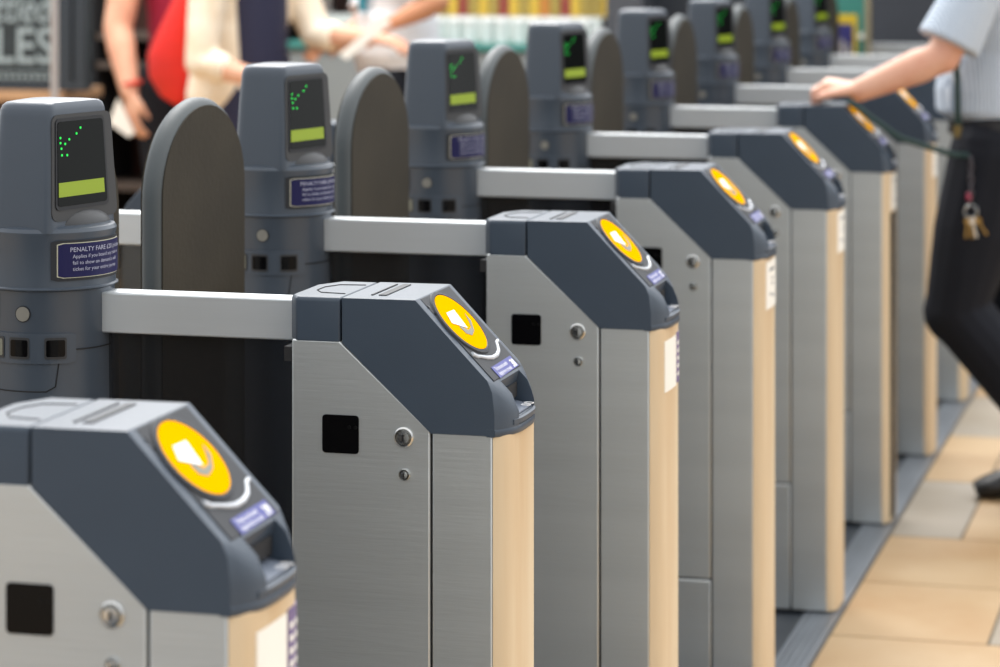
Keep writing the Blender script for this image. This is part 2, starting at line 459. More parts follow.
        lf = P(bm, name, M['rubber'], smooth=60)
        bm = bmesh.new()
        for xa, xb in ((x1-.001, x1+.0008), (x0-.0008, x0+.001)):
            loft(bm, [[(x, y, z) for y, z in outline(.011)] for x in (xa, xb)])
        P(bm, 'leaf_pad', M['pad'], lf)
    leaf(.365, .722)
    leaf(.035, .292)
    return root

M['plug'] = mat('plug_metal', (140,138,130), .4, .5)
proto = make_gate()

def kids(o): return [c for c in bpy.data.objects if c.parent == o]
def copy_tree(o, parent=None):
    c = o.copy(); COL.objects.link(c)
    if parent:
        mi = o.matrix_parent_inverse.copy(); c.parent = parent; c.matrix_parent_inverse = mi
    for k in kids(o): copy_tree(k, c)
    return c

gate_labels = [
 'large out-of-focus grey and steel ticket gate nearest the viewer at the lower left corner',
 'sharp steel ticket gate second from the viewer, its wooden post bare of any notice',
 'steel ticket gate third from the viewer, blank white notice high on its wooden post',
 'steel ticket gate fourth from the viewer, just beyond the one with the blank white notice',
 'steel ticket gate fifth from the viewer, just before the one the staff member leans on',
 'steel ticket gate with the staff member\'s hand resting on its grey head',
 'steel ticket gate just beyond the staff member\'s hand, its yellow reader below his forearm',
 'steel ticket gate behind the bent knee of the staff member, eighth from the viewer',
 'blurred steel ticket gate, second to last visible at the far end of the row',
 'farthest blurred ticket gate, only its rail and tower seen left of the blue sleeve',
]
gates = []
for k in range(10):
    g = proto if k == 0 else None
    gates.append(g)
for k in range(1, 10): gates[k] = copy_tree(proto)
for k, g in enumerate(gates):
    g.location = (OX, Y0 + k*S + OY, 0); g['label'] = gate_labels[k]

# number on each label; notices on the wooden posts
def gate_extra(k):
    g = gates[k]; head = [c for c in kids(g) if c.name.startswith('reader_head')][0]; post = [c for c in kids(g) if c.name.startswith('wooden_post')][0]
    bm = text_bm(str(39-k), .0155, lambda x, y: sl(.0345+x, -.0885+y, .0025), bold=.0004)
    finish(L(bm), 'gate_number', M['white'], head)
    wx = lambda y: -.899 + .0205*(1-min(1, abs(2*(y/W)-1))**6.5)
    def note(y0, y1, z0, z1, m, name, off=.0012):
        bm = bmesh.new(); n = 10
        ys = [y0+(y1-y0)*i/n for i in range(n+1)]
        loft(bm, [[(wx(y)-.0015, y, z0), (wx(y)+off, y, z0), (wx(y)+off, y, z1), (wx(y)-.0015, y, z1)] for y in ys])
        return finish(L(bm), name, m, post, smooth=30)
    if k in (0, 2): note(.024, .100, .772, .850, M['paper'], 'white_notice'); note(.104, .146, .775, .852, M['purple'], 'purple_notice')
    if k in (0, 2):
        bm = bmesh.new()
        for i in range(5):
            for y in (.112, .128): loft(bm, [[(wx(y)+.0012, y, .785+i*.012), (wx(y)+.0016, y, .785+i*.012), (wx(y)+.0016, y, .791+i*.012), (wx(y)+.0012, y, .791+i*.012)] for y in (y-.004, y+.006)])
        finish(L(bm), 'notice_print', M['paper'], post)
    if k in (3, 4, 5, 6):
        note(.028, .130, .775, .862, M['paper'], 'white_notice')
        bm = bmesh.new()
        for y0, y1, z in ((.055,.105,.845),(.078,.09,.828),(.078,.09,.818),(.06,.075,.80),(.09,.105,.795)):
            loft(bm, [[(wx(y)+.0012, y, z-.002), (wx(y)+.0016, y, z-.002), (wx(y)+.0016, y, z+.003), (wx(y)+.0012, y, z+.003)] for y in [y0+(y1-y0)*i/4 for i in range(5)]])
        finish(L(bm), 'notice_print', M['ink'], post)
    if k == 5:
        o = note(.022, .085, .02, .77, M['black_rubber'], 'groove_strip', .0015); o['label'] = 'black strip marking the dark groove down the middle of the post'  # black strip laid on the wood in place of a dark gap
for k in range(8): gate_extra(k)
for c in kids(gates[1]):
    if c.name.startswith('display_tower'): c.location.x += .007
for k, dy in ((1, .065), (2, .02), (3, -.01), (5, .02), (6, .02)):
    for c in kids(gates[k]):
        if c.name.startswith('gate_leaf') and c.data.vertices[0].co.y > .2: c.location.y += dy

# ------------------------------------------------------------------ floor
tans = [mat('tile_tan', (188,160,122), .5, noise=.25, nscale=3, rgb2=(174,140,98), bump=.08, bscale=30),
        mat('tile_buff', (186,164,132), .5, noise=.2, nscale=3, rgb2=(176,148,110), bump=.08, bscale=30),
        mat('tile_grey', (164,154,140), .5, noise=.2, nscale=3, rgb2=(152,140,122), bump=.08, bscale=30)]
grout = mat('grout', (104,92,74), .8)
bm = bmesh.new()
ys = [-3.0]
base = [5.92, 6.415, 6.905, 7.60, 8.28]
yy = 5.92; lst = []
while yy > -3: yy -= random.choice((.49, .49, .69)); lst.append(yy)
rows = sorted(lst) + base
while rows[-1] < 11.6: rows.append(rows[-1]+random.choice((.68, .49, .68)))
g_ = .007
box(bm, -7, 5, rows[0], rows[-1], -.05, -.002, 3)
seams = {5.92: -.545, 6.905: -.70, 7.60: -.70, 6.415: .02, 8.28: -.42}
cols = {(5.92,0):0, (5.92,1):2, (6.415,0):0, (6.905,0):2, (6.905,1):0, (7.60,0):0, (7.60,1):0, (8.28,0):2}
for a, b in zip(rows, rows[1:]):
    s0 = seams.get(a, random.uniform(-.75,-.1))
    xs = [-.872]; x = s0; i = 0
    while x < 5: xs.append(x); x += .78
    xs.append(5)
    for i, (p, q) in enumerate(zip(xs, xs[1:])):
        box(bm, p+g_/2, q-g_/2, a+g_/2, b-g_/2, -.02, 0, cols.get((a, i), random.choice((0,0,1,2))))
    x = -7
    while x < -2.25:
        q = min(x+.78, -2.25)
        box(bm, x+g_/2, q-g_/2, a+g_/2, b-g_/2, -.02, 0, random.choice((0,0,1,2))); x = q
struct(finish(bm, 'floor', tans+[grout]))
bm = bmesh.new(); box(bm, -2.2, -.945, -1, 11.3, -.01, .003)
struct(finish(bm, 'trim_1', M['plate']))
bm = bmesh.new()
for i in range(5): box(bm, -.945+.0145*i, -.945+.0145*i+.0115, -1, 11.3, -.01, .008)
box(bm, -.945, -.874, -1, 11.3, -.01, .005)
struct(finish(bm, 'trim_2', M['kerb']))
bm = bmesh.new()
box(bm, -2.25, -2.2, -1, 11.3, -.01, .006)
struct(finish(bm, 'trim_3', M['kerb']))

# ------------------------------------------------------------------ back walls
bm = bmesh.new(); box(bm, -2.50, 5, 11.7, 11.85, 0, 2.3)
struct(finish(bm, 'wall_back', mat('slate_wall', (62,66,74), .5, noise=.2, nscale=2)))
bm = bmesh.new(); box(bm, -7, -3.65, 11.7, 11.85, 0, 2.3); box(bm, -3.65, -2.5, 11.7, 11.85, 0, 2.3)
struct(finish(bm, 'wall_left', mat('brown_wall', (66,44,38), .6, noise=.3, nscale=3)))
bm = bmesh.new(); box(bm, -2.555, -2.40, 11.2, 11.38, 0, 2.3); box(bm, -2.575, -2.38, 11.18, 11.4, 0, .15)
struct(finish(bm, 'trim_4', mat('pillar_grey', (78,80,86), .4), bevel=.01))

# kiosk with cups and packets
kr = empty('snack_kiosk', (-3.1, 11.2, 0), 'grey kiosk counter with a teal edge, cups and yellow packets on it', 'kiosk')
def K(bm, name, m, **k):
    bmesh.ops.translate(bm, verts=bm.verts, vec=(3.1, -11.2, 0)); return finish(bm, name, m, kr, **k)
bm = bmesh.new(); box(bm, -3.85, -2.58, 11.0, 11.5, 0, .955); K(bm, 'counter_body', mat('counter_grey', (150,156,156), .5, noise=.1, nscale=3), bevel=.005)
bm = bmesh.new(); box(bm, -3.87, -2.57, 10.98, 11.52, .957, .985); K(bm, 'counter_top', mat('teal_edge', (70,140,132), .4), bevel=.004)
bm = bmesh.new(); box(bm, -3.85, -2.58, 11.22, 11.5, .986, 1.085); K(bm, 'raised_shelf', mat('pale_shelf', (225,230,226), .5), bevel=.003)
bm = bmesh.new()
for x in (-3.83, -2.62): box(bm, x, x+.03, 11.44, 11.48, 1.085, 1.75)
box(bm, -3.83, -2.59, 11.24, 11.5, 1.42, 1.44); box(bm, -3.83, -2.59, 11.24, 11.5, 1.75, 1.77)
K(bm, 'shelf_frame', M['steel_edge'])
cupm = mat('cup_white', (240,244,242), .3)
lidm = mat('cup_lid', (250,250,248), .3)
def make_cup():
    bm = bmesh.new(); n = 20
    loft(bm, [[(r*math.cos(2*PI*k/n), r*math.sin(2*PI*k/n), z) for k in range(n)] for r, z in ((.022,0),(.029,.085),(.030,.088),(.0295,.09))])
    o = finish(bm, 'paper_cup', cupm, smooth=40)
    bm = bmesh.new()
    loft(bm, [[(r*math.cos(2*PI*k/n), r*math.sin(2*PI*k/n), z) for k in range(n)] for r, z in ((.0315,.086),(.0315,.092),(.026,.098),(.025,.096),(.01,.096))])
    finish(bm, 'cup_lid', lidm, o, smooth=40)
    return o
cup = make_cup()
i = 0
for x in [-3.36+.067*j for j in range(12)]:
    o = cup if i == 0 else copy_tree(cup)
    o.location = (x, 11.09 + .03*(i % 2), .9855)
    tag(o, 'white lidded paper cup in the blurred row along the kiosk counter', 'cup', 'white cups on the kiosk counter'); i += 1
pc = [mat('packet_%s' % n, c, .4) for n, c in (('yellow', (214,180,70)), ('orange', (196,130,60)), ('gold', (170,148,76)), ('red', (150,70,60)))]
names = ['yellow', 'orange', 'golden', 'red']
for j in range(21):
    ci = [0,2,2,1,2,0,3,2,0,2,3,0,2,0,1,2,3,0,2,2,0][j]
    bm = bmesh.new(); w, h, t = .019, .15, .014
    rings = []
    for q in range(9):
        z = h*q/8; b_ = math.sin(PI*q/8)**.5
        rings.append([(-w, -t*b_*.4-.001, z), (0, -t*b_-.001, z), (w, -t*b_*.4-.001, z), (w, t*b_*.4+.001, z), (0, t*b_+.001, z), (-w, t*b_*.4+.001, z)])
    loft(bm, rings)
    o = finish(bm, 'snack_packet', pc[ci], smooth=60, loc=(-3.45+.0435*j, 11.33, 1.0855), rot=(R(-6), 0, R(random.uniform(-6,6))))
    tag(o, names[ci]+' snack packet standing on the raised shelf of the kiosk', 'packet', names[ci]+' packets on the kiosk shelf')

# dark cabinet with shelves behind the chalkboard
sr = empty('dark_shelf_unit', (-4.6, 11.2, 0), 'dark brown shelving behind the chalkboard sign and the bare arm', 'shelving')
def Sh(bm, name, m, **k):
    bmesh.ops.translate(bm, verts=bm.verts, vec=(4.6, -11.2, 0)); return finish(bm, name, m, sr, **k)
bm = bmesh.new(); box(bm, -5.6, -3.95, 11.5, 11.54, 0, 2.2); Sh(bm, 'back_panel', mat('dark_brown_panel', (78,50,42), .6))
for z in (.35, .62, .86, .98):
    bm = bmesh.new(); box(bm, -5.6, -3.95, 11.1, 11.5, z, z+.025); Sh(bm, 'shelf', mat('shelf_brown', (96,84,76), .5))
for x in (-5.6, -4.75, -3.98):
    bm = bmesh.new(); box(bm, x, x+.03, 11.1, 11.5, 0, 2.2); Sh(bm, 'upright', M['gap'])

# chalkboard sign on a wooden ledge
cb = empty('chalkboard_sign', (-4.75, 9.85, 0), 'chalkboard lettered ALES in a dark grey frame at the top left', 'sign')
def Cb(bm, name, m, **k):
    bmesh.ops.translate(bm, verts=bm.verts, vec=(4.75, -9.85, 0)); return finish(bm, name, m, cb, **k)
bm = bmesh.new(); box(bm, -5.2, -4.34, 9.87, 9.89, .87, 1.62); Cb(bm, 'board', mat('chalkboard', (30,38,42), .6, noise=.3, nscale=6, rgb2=(44,54,58)))
bm = bmesh.new()
box(bm, -5.3, -4.235, 9.86, 9.92, .845, .872); box(bm, -5.3, -4.235, 9.86, 9.92, 1.62, 1.7)
box(bm, -5.3, -5.2, 9.86, 9.92, .872, 1.62); box(bm, -4.345, -4.295, 9.86, 9.92, .872, 1.62); box(bm, -4.285, -4.235, 9.86, 9.92, .872, 1.62)
Cb(bm, 'frame', mat('frame_slate', (44,52,60), .4), bevel=.003)
chalk = mat('chalk', (150,164,168), .8)
bm = bmesh.new()
ft = lambda ox, oz, kx=1: (lambda x, y: Vector((ox+x*kx, 9.866, oz+y)))
text_bm('ALES', .19, ft(-4.362, .947, .90), bm, bold=.002, align='RIGHT')
text_bm('Bottled', .17, ft(-4.385, 1.10, .72), bm, shear=.3, bold=.001, align='RIGHT')
box(bm, -5.1, -4.36, 9.864, 9.869, .911, .915)
for x in range(28): box(bm, -5.1+.026*x, -5.1+.026*x+.014, 9.864, 9.869, .885, .900)
Cb(bm, 'chalk_lettering', chalk)
lg = empty('wooden_ledge', (-4.8, 9.85, 0), 'tan wooden cabinet with a ledge under the chalkboard sign', 'cabinet')
bm = bmesh.new(); box(bm, -.75, .49, -.05, .35, .805, .843); finish(bm, 'ledge_top', mat('ledge_wood', (186,146,108), .5, noise=.2, nscale=8), lg, bevel=.004)
bm = bmesh.new(); box(bm, -.72, .46, -.02, .33, 0, .804); finish(bm, 'cabinet_body', mat('ledge_body', (70,52,44), .5), lg, bevel=.004)
bm = bmesh.new(); cyl(bm, (0,0,0), (0,0,1), .07, .02, 24); tube(bm, [(0,0,.02),(0,0,1.7)], .012, 14)
tag(finish(bm, 'metal_post', mat('pale_post', (178,172,170), .4), loc=(-3.627, 8.2, 0), smooth=40), 'slim pale metal post standing in front of the chalkboard sign', 'post')

# poster case far right, between the last towers
pc_ = empty('poster_case', (-1.478, 10.52, 0), 'poster case with a teal border and a yellow and violet poster, far end', 'poster')
bm = bmesh.new(); pr = rrect(.156, .55, .02)
loft(bm, [[(a, -.03, 1.185+b) for a, b in pr], [(a, .03, 1.185+b) for a, b in pr]]); finish(bm, 'case', mat('case_beige', (150,140,112), .5), pc_)
bm = bmesh.new(); box(bm, -.035, .035, -.02, .02, 0, .93); box(bm, -.08, .08, -.05, .05, 0, .02); finish(bm, 'stand', M['plastic_dark'], pc_)
bm = bmesh.new(); box(bm, -.066, .062, -.033, -.03, .95, 1.40); finish(bm, 'teal_border', mat('poster_teal', (56,124,112), .5), pc_)
bm = bmesh.new(); box(bm, -.066, .036, -.036, -.033, .955, 1.135); finish(bm, 'yellow_poster', mat('poster_yellow', (205,176,40), .5), pc_)
bm = bmesh.new(); box(bm, -.052, .020, -.039, -.036, .967, 1.10); finish(bm, 'violet_panel', mat('poster_violet', (52,50,110), .5), pc_)
bm = bmesh.new()
for x, z, a, b in ((-.04, 1.0, .008, .03), (-.018, 1.01, .009, .035), (.006, .998, .008, .028)): blob(bm, (x, -.039, z), (a, .002, b), None, 10, 6)
finish(bm, 'pale_figures', mat('poster_pale', (170,165,160), .5), pc_)
bm = bmesh.new(); cyl(bm, (.05, -.034, 1.055), (0,-1,0), .011, .006, 20); finish(bm, 'round_badge', M['paper'], pc_)

# ------------------------------------------------------------------ people
V = Vector
def shirt_mat():
    m = bpy.data.materials.new('gingham_shirt'); m.use_nodes = True; nt = m.node_tree; b = nt.nodes['Principled BSDF']
    b.inputs['Roughness'].default_value = .8
    tc = nt.nodes.new('ShaderNodeTexCoord'); sp = nt.nodes.new('ShaderNodeSeparateXYZ'); nt.links.new(tc.outputs['Object'], sp.inputs[0])
    outs = []
    ad = nt.nodes.new('ShaderNodeMath'); ad.operation = 'ADD'; nt.links.new(sp.outputs[0], ad.inputs[0])
    mu = nt.nodes.new('ShaderNodeMath'); mu.operation = 'MULTIPLY'; mu.inputs[1].default_value = .8; nt.links.new(sp.outputs[1], mu.inputs[0]); nt.links.new(mu.outputs[0], ad.inputs[1])
    for src in (ad.outputs[0], sp.outputs[2]):
        a = nt.nodes.new('ShaderNodeMath'); a.operation = 'MULTIPLY'; a.inputs[1].default_value = 115; nt.links.new(src, a.inputs[0])
        f = nt.nodes.new('ShaderNodeMath'); f.operation = 'FRACT'; nt.links.new(a.outputs[0], f.inputs[0])
        g = nt.nodes.new('ShaderNodeMath'); g.operation = 'GREATER_THAN'; g.inputs[1].default_value = .5; nt.links.new(f.outputs[0], g.inputs[0])
        outs.append(g.outputs[0])
    s = nt.nodes.new('ShaderNodeMath'); s.operation = 'ADD'; nt.links.new(outs[0], s.inputs[0]); nt.links.new(outs[1], s.inputs[1])
    h = nt.nodes.new('ShaderNodeMath'); h.operation = 'MULTIPLY'; h.inputs[1].default_value = .5; nt.links.new(s.outputs[0], h.inputs[0])
    r = nt.nodes.new('ShaderNodeValToRGB'); r.color_ramp.elements[0].color = (*s2l((228,236,244)), 1); r.color_ramp.elements[1].color = (*s2l((120,140,164)), 1)
    nt.links.new(h.outputs[0], r.inputs[0]); nt.links.new(r.outputs[0], b.inputs['Base Color'])
    return m

def ell_ring(c, ax, ay, rx, ry, n=20):
    return [c + ax*rx*math.cos(2*PI*k/n) + ay*ry*math.sin(2*PI*k/n) for k in range(n)]
def torso(bm, secs, f):
    """secs: (centre, half width, half depth); f = facing"""
    side = V((0,0,1)).cross(f).normalized(); 
    loft(bm, [ell_ring(V(c), side, f, w, d) for c, w, d in secs])
def limb(bm, pts, rads, n=14):
    tube(bm, pts, rads, n)
    for p, r in ((pts[0], rads[0]), (pts[-1], rads[-1])): blob(bm, p, (r, r, r), None, 12, 8)
    for p, r in zip(pts[1:-1], rads[1:-1]): blob(bm, p, (r*.99,)*3, None, 12, 8)

def hand(bm, wrist, d, nrm, curl=.5, thumb=1, s=1):
    """d: wrist->knuckles, nrm: back of the hand, curl per joint in radians, thumb side sign"""
    d = d.normalized(); nrm = (nrm - d*nrm.dot(d)).normalized(); a = d.cross(nrm)*thumb
    k = wrist + d*.085*s
    side_rings = []
    for t, w, h in ((0,.027,.019),(.02,.030,.018),(.05,.038,.016),(.085,.040,.014),(.092,.036,.011)):
        side_rings.append(ell_ring(wrist + d*t*s, a, nrm, w*s, h*s, 14))
    loft(bm, side_rings)
    for i, ln in enumerate((.072,.080,.075,.058)):
        p = k + a*(.029-.0195*i)*s - d*.006*s; dd = (d + a*(.08-.05*i)).normalized(); mm = nrm.copy(); pts = [p]
        for j, q in enumerate((.45,.32,.23)):
            an = curl*(.7, 1.15, .8)[j]
            dd, mm = dd*math.cos(an) - mm*math.sin(an), mm*math.cos(an) + dd*math.sin(an)
            p = p + dd*ln*q*s*1.12; pts.append(p)
        limb(bm, pts, [.0100*s,.0096*s,.0088*s,.0076*s], 10)
    p = wrist + d*.022*s + a*.026*s; t1 = (d*.75 + a*.62 - nrm*.25).normalized(); t2 = (d*.95 + a*.2 - nrm*.4).normalized()
    limb(bm, [p, p+t1*.036*s, p+t1*.036*s+t2*.030*s, p+t1*.036*s+t2*.052*s], [.014*s,.0115*s,.0105*s,.0085*s], 10)

def head_bm(bm, c, f, s=1):
    side = V((0,0,1)).cross(f).normalized(); up = V((0,0,1))
    blob(bm, c + up*.02, (.076*s, .094*s, .105*s), (side, f, up), 24, 16)
    blob(bm, c - up*.05 + f*.018, (.056*s, .070*s, .062*s), (side, f, up), 20, 12)   # jaw
    blob(bm, c - up*.02 + f*.098, (.012, .02, .024), (side, f, up), 10, 8)            # nose
    blob(bm, c + up*.022 + f*.082, (.05, .014, .012), (side, f, up), 12, 8)           # brow
    blob(bm, c - up*.062 + f*.086, (.024, .010, .009), (side, f, up), 12, 8)          # lips
    blob(bm, c - up*.098 + f*.070, (.022, .020, .016), (side, f, up), 10, 8)          # chin
    for q in (-1, 1): blob(bm, c - up*.005 + side*q*.078, (.010, .020, .032), (side, f, up), 10, 8)

def remeshed(bm, name, m, parent, vox=.008, sm=6, org=V((0,0,0))):
    bmesh.ops.translate(bm, verts=bm.verts, vec=-org)
    bmesh.ops.recalc_face_normals(bm, faces=bm.faces)
    me = bpy.data.meshes.new('tmp'); bm.to_mesh(me); bm.free()
    o = bpy.data.objects.new('tmp', me); COL.objects.link(o)
    md = o.modifiers.new('r', 'REMESH'); md.mode = 'VOXEL'; md.voxel_size = vox; md.use_smooth_shade = True
    s = o.modifiers.new('s', 'SMOOTH'); s.factor = .5; s.iterations = sm
    dg = bpy.context.evaluated_depsgraph_get(); dg.update()
    me2 = bpy.data.meshes.new_from_object(o.evaluated_get(dg)); me2.name = name
    bpy.data.objects.remove(o)
    me2.materials.clear(); me2.materials.append(m)
    for p in me2.polygons: p.use_smooth = True
    o = bpy.data.objects.new(name, me2); COL.objects.link(o); o.parent = parent
    return o

def person(label, org, f, J, skin, top, bot, shoe, hairc, sleeve='short', top_extra=None, vox=.008, hair_long=0, wide=1.0, bulk=1.0):
    """J holds world joints. Arms: (shoulder, elbow, wrist, hand dir, back normal, curl, thumb)."""
    f = V(f).normalized(); org = V(org)
    root = empty('person', org, label, 'person')
    side = V((0,0,1)).cross(f).normalized()
    hip, waist, chest, neck, hd = [V(J[k]) for k in ('hip','waist','chest','neck','head')]
    bm = bmesh.new()
    secs = [(hip-V((0,0,.05)), .155, .105), (hip+V((0,0,.03)), .165, .115), (waist, .145, .105), ((waist+chest)/2, .155, .11), (chest, .175, .118), (chest*.4+neck*.6+V((0,0,-.02)), .165, .085), (neck+V((0,0,-.025)), .075, .06)]
    secs = [(c, w*wide, d*wide) for c, w, d in secs]
    torso(bm, secs, f)
    limb(bm, [neck-V((0,0,.05)), neck+(hd-neck)*.6], [.060,.054])
    head_bm(bm, hd, f)
    for sh, el, wr, hdir, hn, curl, th in J['arms']:
        sh, el, wr = V(sh), V(el), V(wr)
        limb(bm, [sh, (sh+el)/2, el, el*.7+wr*.3, wr], [q*bulk for q in (.056,.051,.045,.044,.029)])
        hand(bm, wr, V(hdir), V(hn), curl, th, (1+bulk)/2)
    for h, k, a, toe in J['legs']:
        h, k, a = V(h), V(k), V(a)
        limb(bm, [h, (h+k)/2, k, k*.65+a*.35, a], [.085,.075,.055,.054,.036])
    remeshed(bm, 'body', skin, root, vox, 4, org)
    # top
    bm = bmesh.new(); g = .014
    torso(bm, [(c, w+g, d+g) for c, w, d in secs[:-1]] + [(neck+V((0,0,-.035)), .085, .07)], f)
    if top_extra: top_extra(bm)
    for i, (sh, el, wr, *_) in enumerate(J['arms']):
        sh, el, wr = V(sh), V(el), V(wr)
        sl_ = sleeve if isinstance(sleeve, str) else sleeve[i]
        if sl_ == 'short': limb(bm, [sh, sh+(el-sh)*.5], [.070,.068]); tube(bm, [sh+(el-sh)*.35, sh+(el-sh)*.88], [.070,.082], 18)
        elif sl_ == 'three': limb(bm, [sh, (sh+el)/2, el, el+(wr-el)*.28], [.070,.066,.058,.056])
        elif sl_ == 'none': limb(bm, [sh - V((0,0,.0)), sh+(el-sh)*.02], [.06,.058])
    remeshed(bm, 'top', top, root, vox, 3, org)
    # trousers
    bm = bmesh.new()
    torso(bm, [(hip-V((0,0,.06)), .165*wide, .118*wide), (hip+V((0,0,.03)), .18*wide, .13*wide), (waist-V((0,0,.02)), .160*wide+.01, .118*wide+.01)], f)
    for h, k, a, toe in J['legs']:
        h, k, a = V(h), V(k), V(a)
        limb(bm, [h, (h+k)/2, k, (k+a)/2], [.112,.108,.09,.084]); tube(bm, [(k+a)/2, a+(k-a)*.06], [.084,.08], 18)
    remeshed(bm, 'trousers', bot, root, vox, 3, org)
    for h, k, a, toe in J['legs']:
        bm = bmesh.new(); a = V(a); toe = V(toe)
        d = (toe-a); up = V((0,0,1)); dd = V(toe) - V(a); heel = a - dd.normalized()*.05; 
        fl = V((dd.x, dd.y, 0)); sd = up.cross(fl).normalized() if fl.length > .01 else side
        base = a - (a - toe).normalized()*0
        ax = dd.normalized(); nn = ax.cross(sd).normalized()
        if nn.z > 0: nn = -nn
        low = .0
        loft(bm, [ell_ring(a + ax*t + nn*q, sd, nn, w, h_, 18) for t, q, w, h_ in ((-.055,.035,.022,.02),(-.045,.03,.036,.045),(0,.018,.038,.062),(.05,.03,.040,.048),(.11,.012,.047,.036),(.15,.008,.045,.030),(.185,.004,.030,.02))])
        remeshed(bm, 'shoe', shoe, root, .005, 3, org)
    # hair
    bm = bmesh.new(); up = V((0,0,1))
    blob(bm, hd + up*.038 - f*.016, (.084, .098, .102), (side, f, up), 24, 16)
    if hair_long: blob(bm, hd - up*.06 - f*.055, (.075, .045, .12), (side, f, up), 18, 12)
    o = remeshed(bm, 'hair', mat('hair', hairc, .6), root, .008, 2, org)
    for q in (-1, 1):
        bm = bmesh.new(); blob(bm, hd + up*.002 + f*.089 + side*q*.03 - org, (.010,.006,.006), (side, f, up), 10, 6)
        finish(bm, 'eye', M['lens'], root)
    return root

skinA = mat('skin', (226,176,146), .5, noise=.08, nscale=12, rgb2=(216,158,130))
skinB = mat('skin_pale', (232,186,160), .5, noise=.1, nscale=12, rgb2=(220,160,134))
skinC = mat('skin_warm', (206,146,110), .5)
black_cloth = mat('black_trousers', (20,23,32), .8, spec=.3, noise=.3, nscale=7, bump=.3, bscale=14)
navy_cloth = mat('navy_cloth', (34,36,62), .8)
shoe_m = mat('black_shoe', (26,26,28), .35)

# staff member leaning on the sixth gate
gx, gy = -.64, 7.36
staff = person('person in a light blue checked short-sleeved shirt and black trousers, one hand on a gate', (gx, gy, 0), (-1, -.12, 0),
 dict(hip=(gx, gy, .93), waist=(gx-.01, gy, 1.02), chest=(gx-.01, gy, 1.26), neck=(gx-.02, gy-.01, 1.49), head=(gx-.06, gy-.02, 1.64),
  arms=[((gx-.01, gy-.20, 1.40), (-.765, 7.10, 1.150), (-.965, 7.055, 1.066), (-1, .0, .2), (.15, -.15, 1), .95, -1),
        ((gx+.0, gy+.20, 1.40), (gx+.06, gy+.25, 1.13), (gx-.08, gy+.25, .93), (-.4, 0, -1), (0, 1, 0), .35, 1)],
  legs=[((gx-.015, gy-.09, .90), (-.742, 7.25, .50), (-.45, 7.25, .17), (-.57, 7.25, .03)),
        ((gx+.02, gy+.09, .90), (gx+.03, gy+.09, .50), (-.545, 7.44, .085), (-.66, 7.42, .045))]),
 skinB, shirt_mat(), black_cloth, shoe_m, (70,60,52), 'short', vox=.0065,
 top_extra=lambda bm: torso(bm, [((gx-.01, gy, .975), .150, .115), ((gx-.02, gy, 1.0), .178, .150), ((gx-.02, gy, 1.06), .178, .152), ((gx-.015, gy, 1.15), .172, .142)], V((-1,-.12,0)).normalized()))
def Pn(bm, name, m, **k):
    bmesh.ops.translate(bm, verts=bm.verts, vec=(-gx, -gy, 0)); return finish(bm, name, m, staff, **k)
bm = bmesh.new(); fv = V((-1,-.12,0)).normalized(); sv = V((0,0,1)).cross(fv)
loft(bm, [ell_ring(V((gx, gy, z)), sv, fv, w, w*.77, 28) for z, w in ((.945,.181),(.985,.177))])
Pn(bm, 'belt', M['black_rubber'])
dg_green = mat('dark_green_cord', (32,58,56), .6)
bm = bmesh.new()
tube(bm, [(gx-.02, gy-.205, 1.42), (gx-.055, gy-.218, 1.33), (gx-.085, gy-.215, 1.22), (-.735, gy-.205, 1.12), (-.735, gy-.19, 1.03), (-.735, gy-.175, .965)], .0085, 8)
Pn(bm, 'shirt_strap', dg_green, smooth=60)
bm = bmesh.new(); tube(bm, [(-.735, gy-.19, .975), (-.738, gy-.195, .945)], [.012,.010], 10)
Pn(bm, 'strap_clip', mat('brass', (120,104,66), .4, .9), smooth=60)
# cord from the hand to the belt and the keys hanging from it
bm = bmesh.new()
pts = [V((-.985, 7.00, 1.045)), V((-.93, 6.99, 1.005)), V((-.86, 7.0, .955)), V((-.80, 7.06, .93)), V((-.745, 7.14, .905)), V((-.71, 7.175, .90))]
tube(bm, pts, .008, 8)
tag(finish(bm, 'cord', dg_green, smooth=60), 'dark green cord running from the gate to the staff member\'s hip', 'cord')
kx, ky = -.700, 7.150
kr_ = empty('key_chain', (kx, ky, .895), 'bunch of brass keys on a steel chain against the black trousers', 'keys')
kr_.scale = (.8,.8,.8)
bm = bmesh.new()
for i in range(7):
    z = -.005-.021*i; pl = []
    for k in range(13):
        a = 2*PI*k/12
        pl.append((.006*math.cos(a), 0, z+.013*math.sin(a)) if i % 2 else (0, .006*math.cos(a), z+.013*math.sin(a)))
    tube(bm, pl, .0028, 6)
finish(bm, 'chain', mat('dull_chain', (104,100,106), .35, .9), kr_, smooth=60)
bm = bmesh.new(); tube(bm, [(.020*math.cos(2*PI*k/24), 0, -.165+.020*math.sin(2*PI*k/24)) for k in range(25)], .0022, 6); finish(bm, 'key_ring', M['chrome'], kr_, smooth=60)
bm = bmesh.new(); blob(bm, (-.006, -.01, -.118), (.008,.006,.014), None, 12, 8); finish(bm, 'red_tag', mat('red_tag', (150,50,74), .4), kr_, smooth=60)
brass = mat('brass_key', (150,122,72), .35, .9)
for q, a, m in ((-.008, .12, brass), (.0, -.05, brass), (.004, -.2, M['chrome']), (.016, -.55, brass)):
    bm = bmesh.new()
    n = 20
    loft(bm, [[(.011*math.cos(2*PI*k/n), y, -.012+.011*math.sin(2*PI*k/n)) for k in range(n)] for y in (-.0012, .0012)])
    loft(bm, [[(x, y, z) for x, z in ((-.0035,-.02),(.0035,-.02),(.0035,-.05),(.006,-.053),(.0035,-.056),(.006,-.06),(.0015,-.066),(-.0035,-.062))] for y in (-.0012, .0012)])
    finish(bm, 'key', m, kr_, loc=(q, -.004+q*.3, -.183), rot=(0, a, .3))

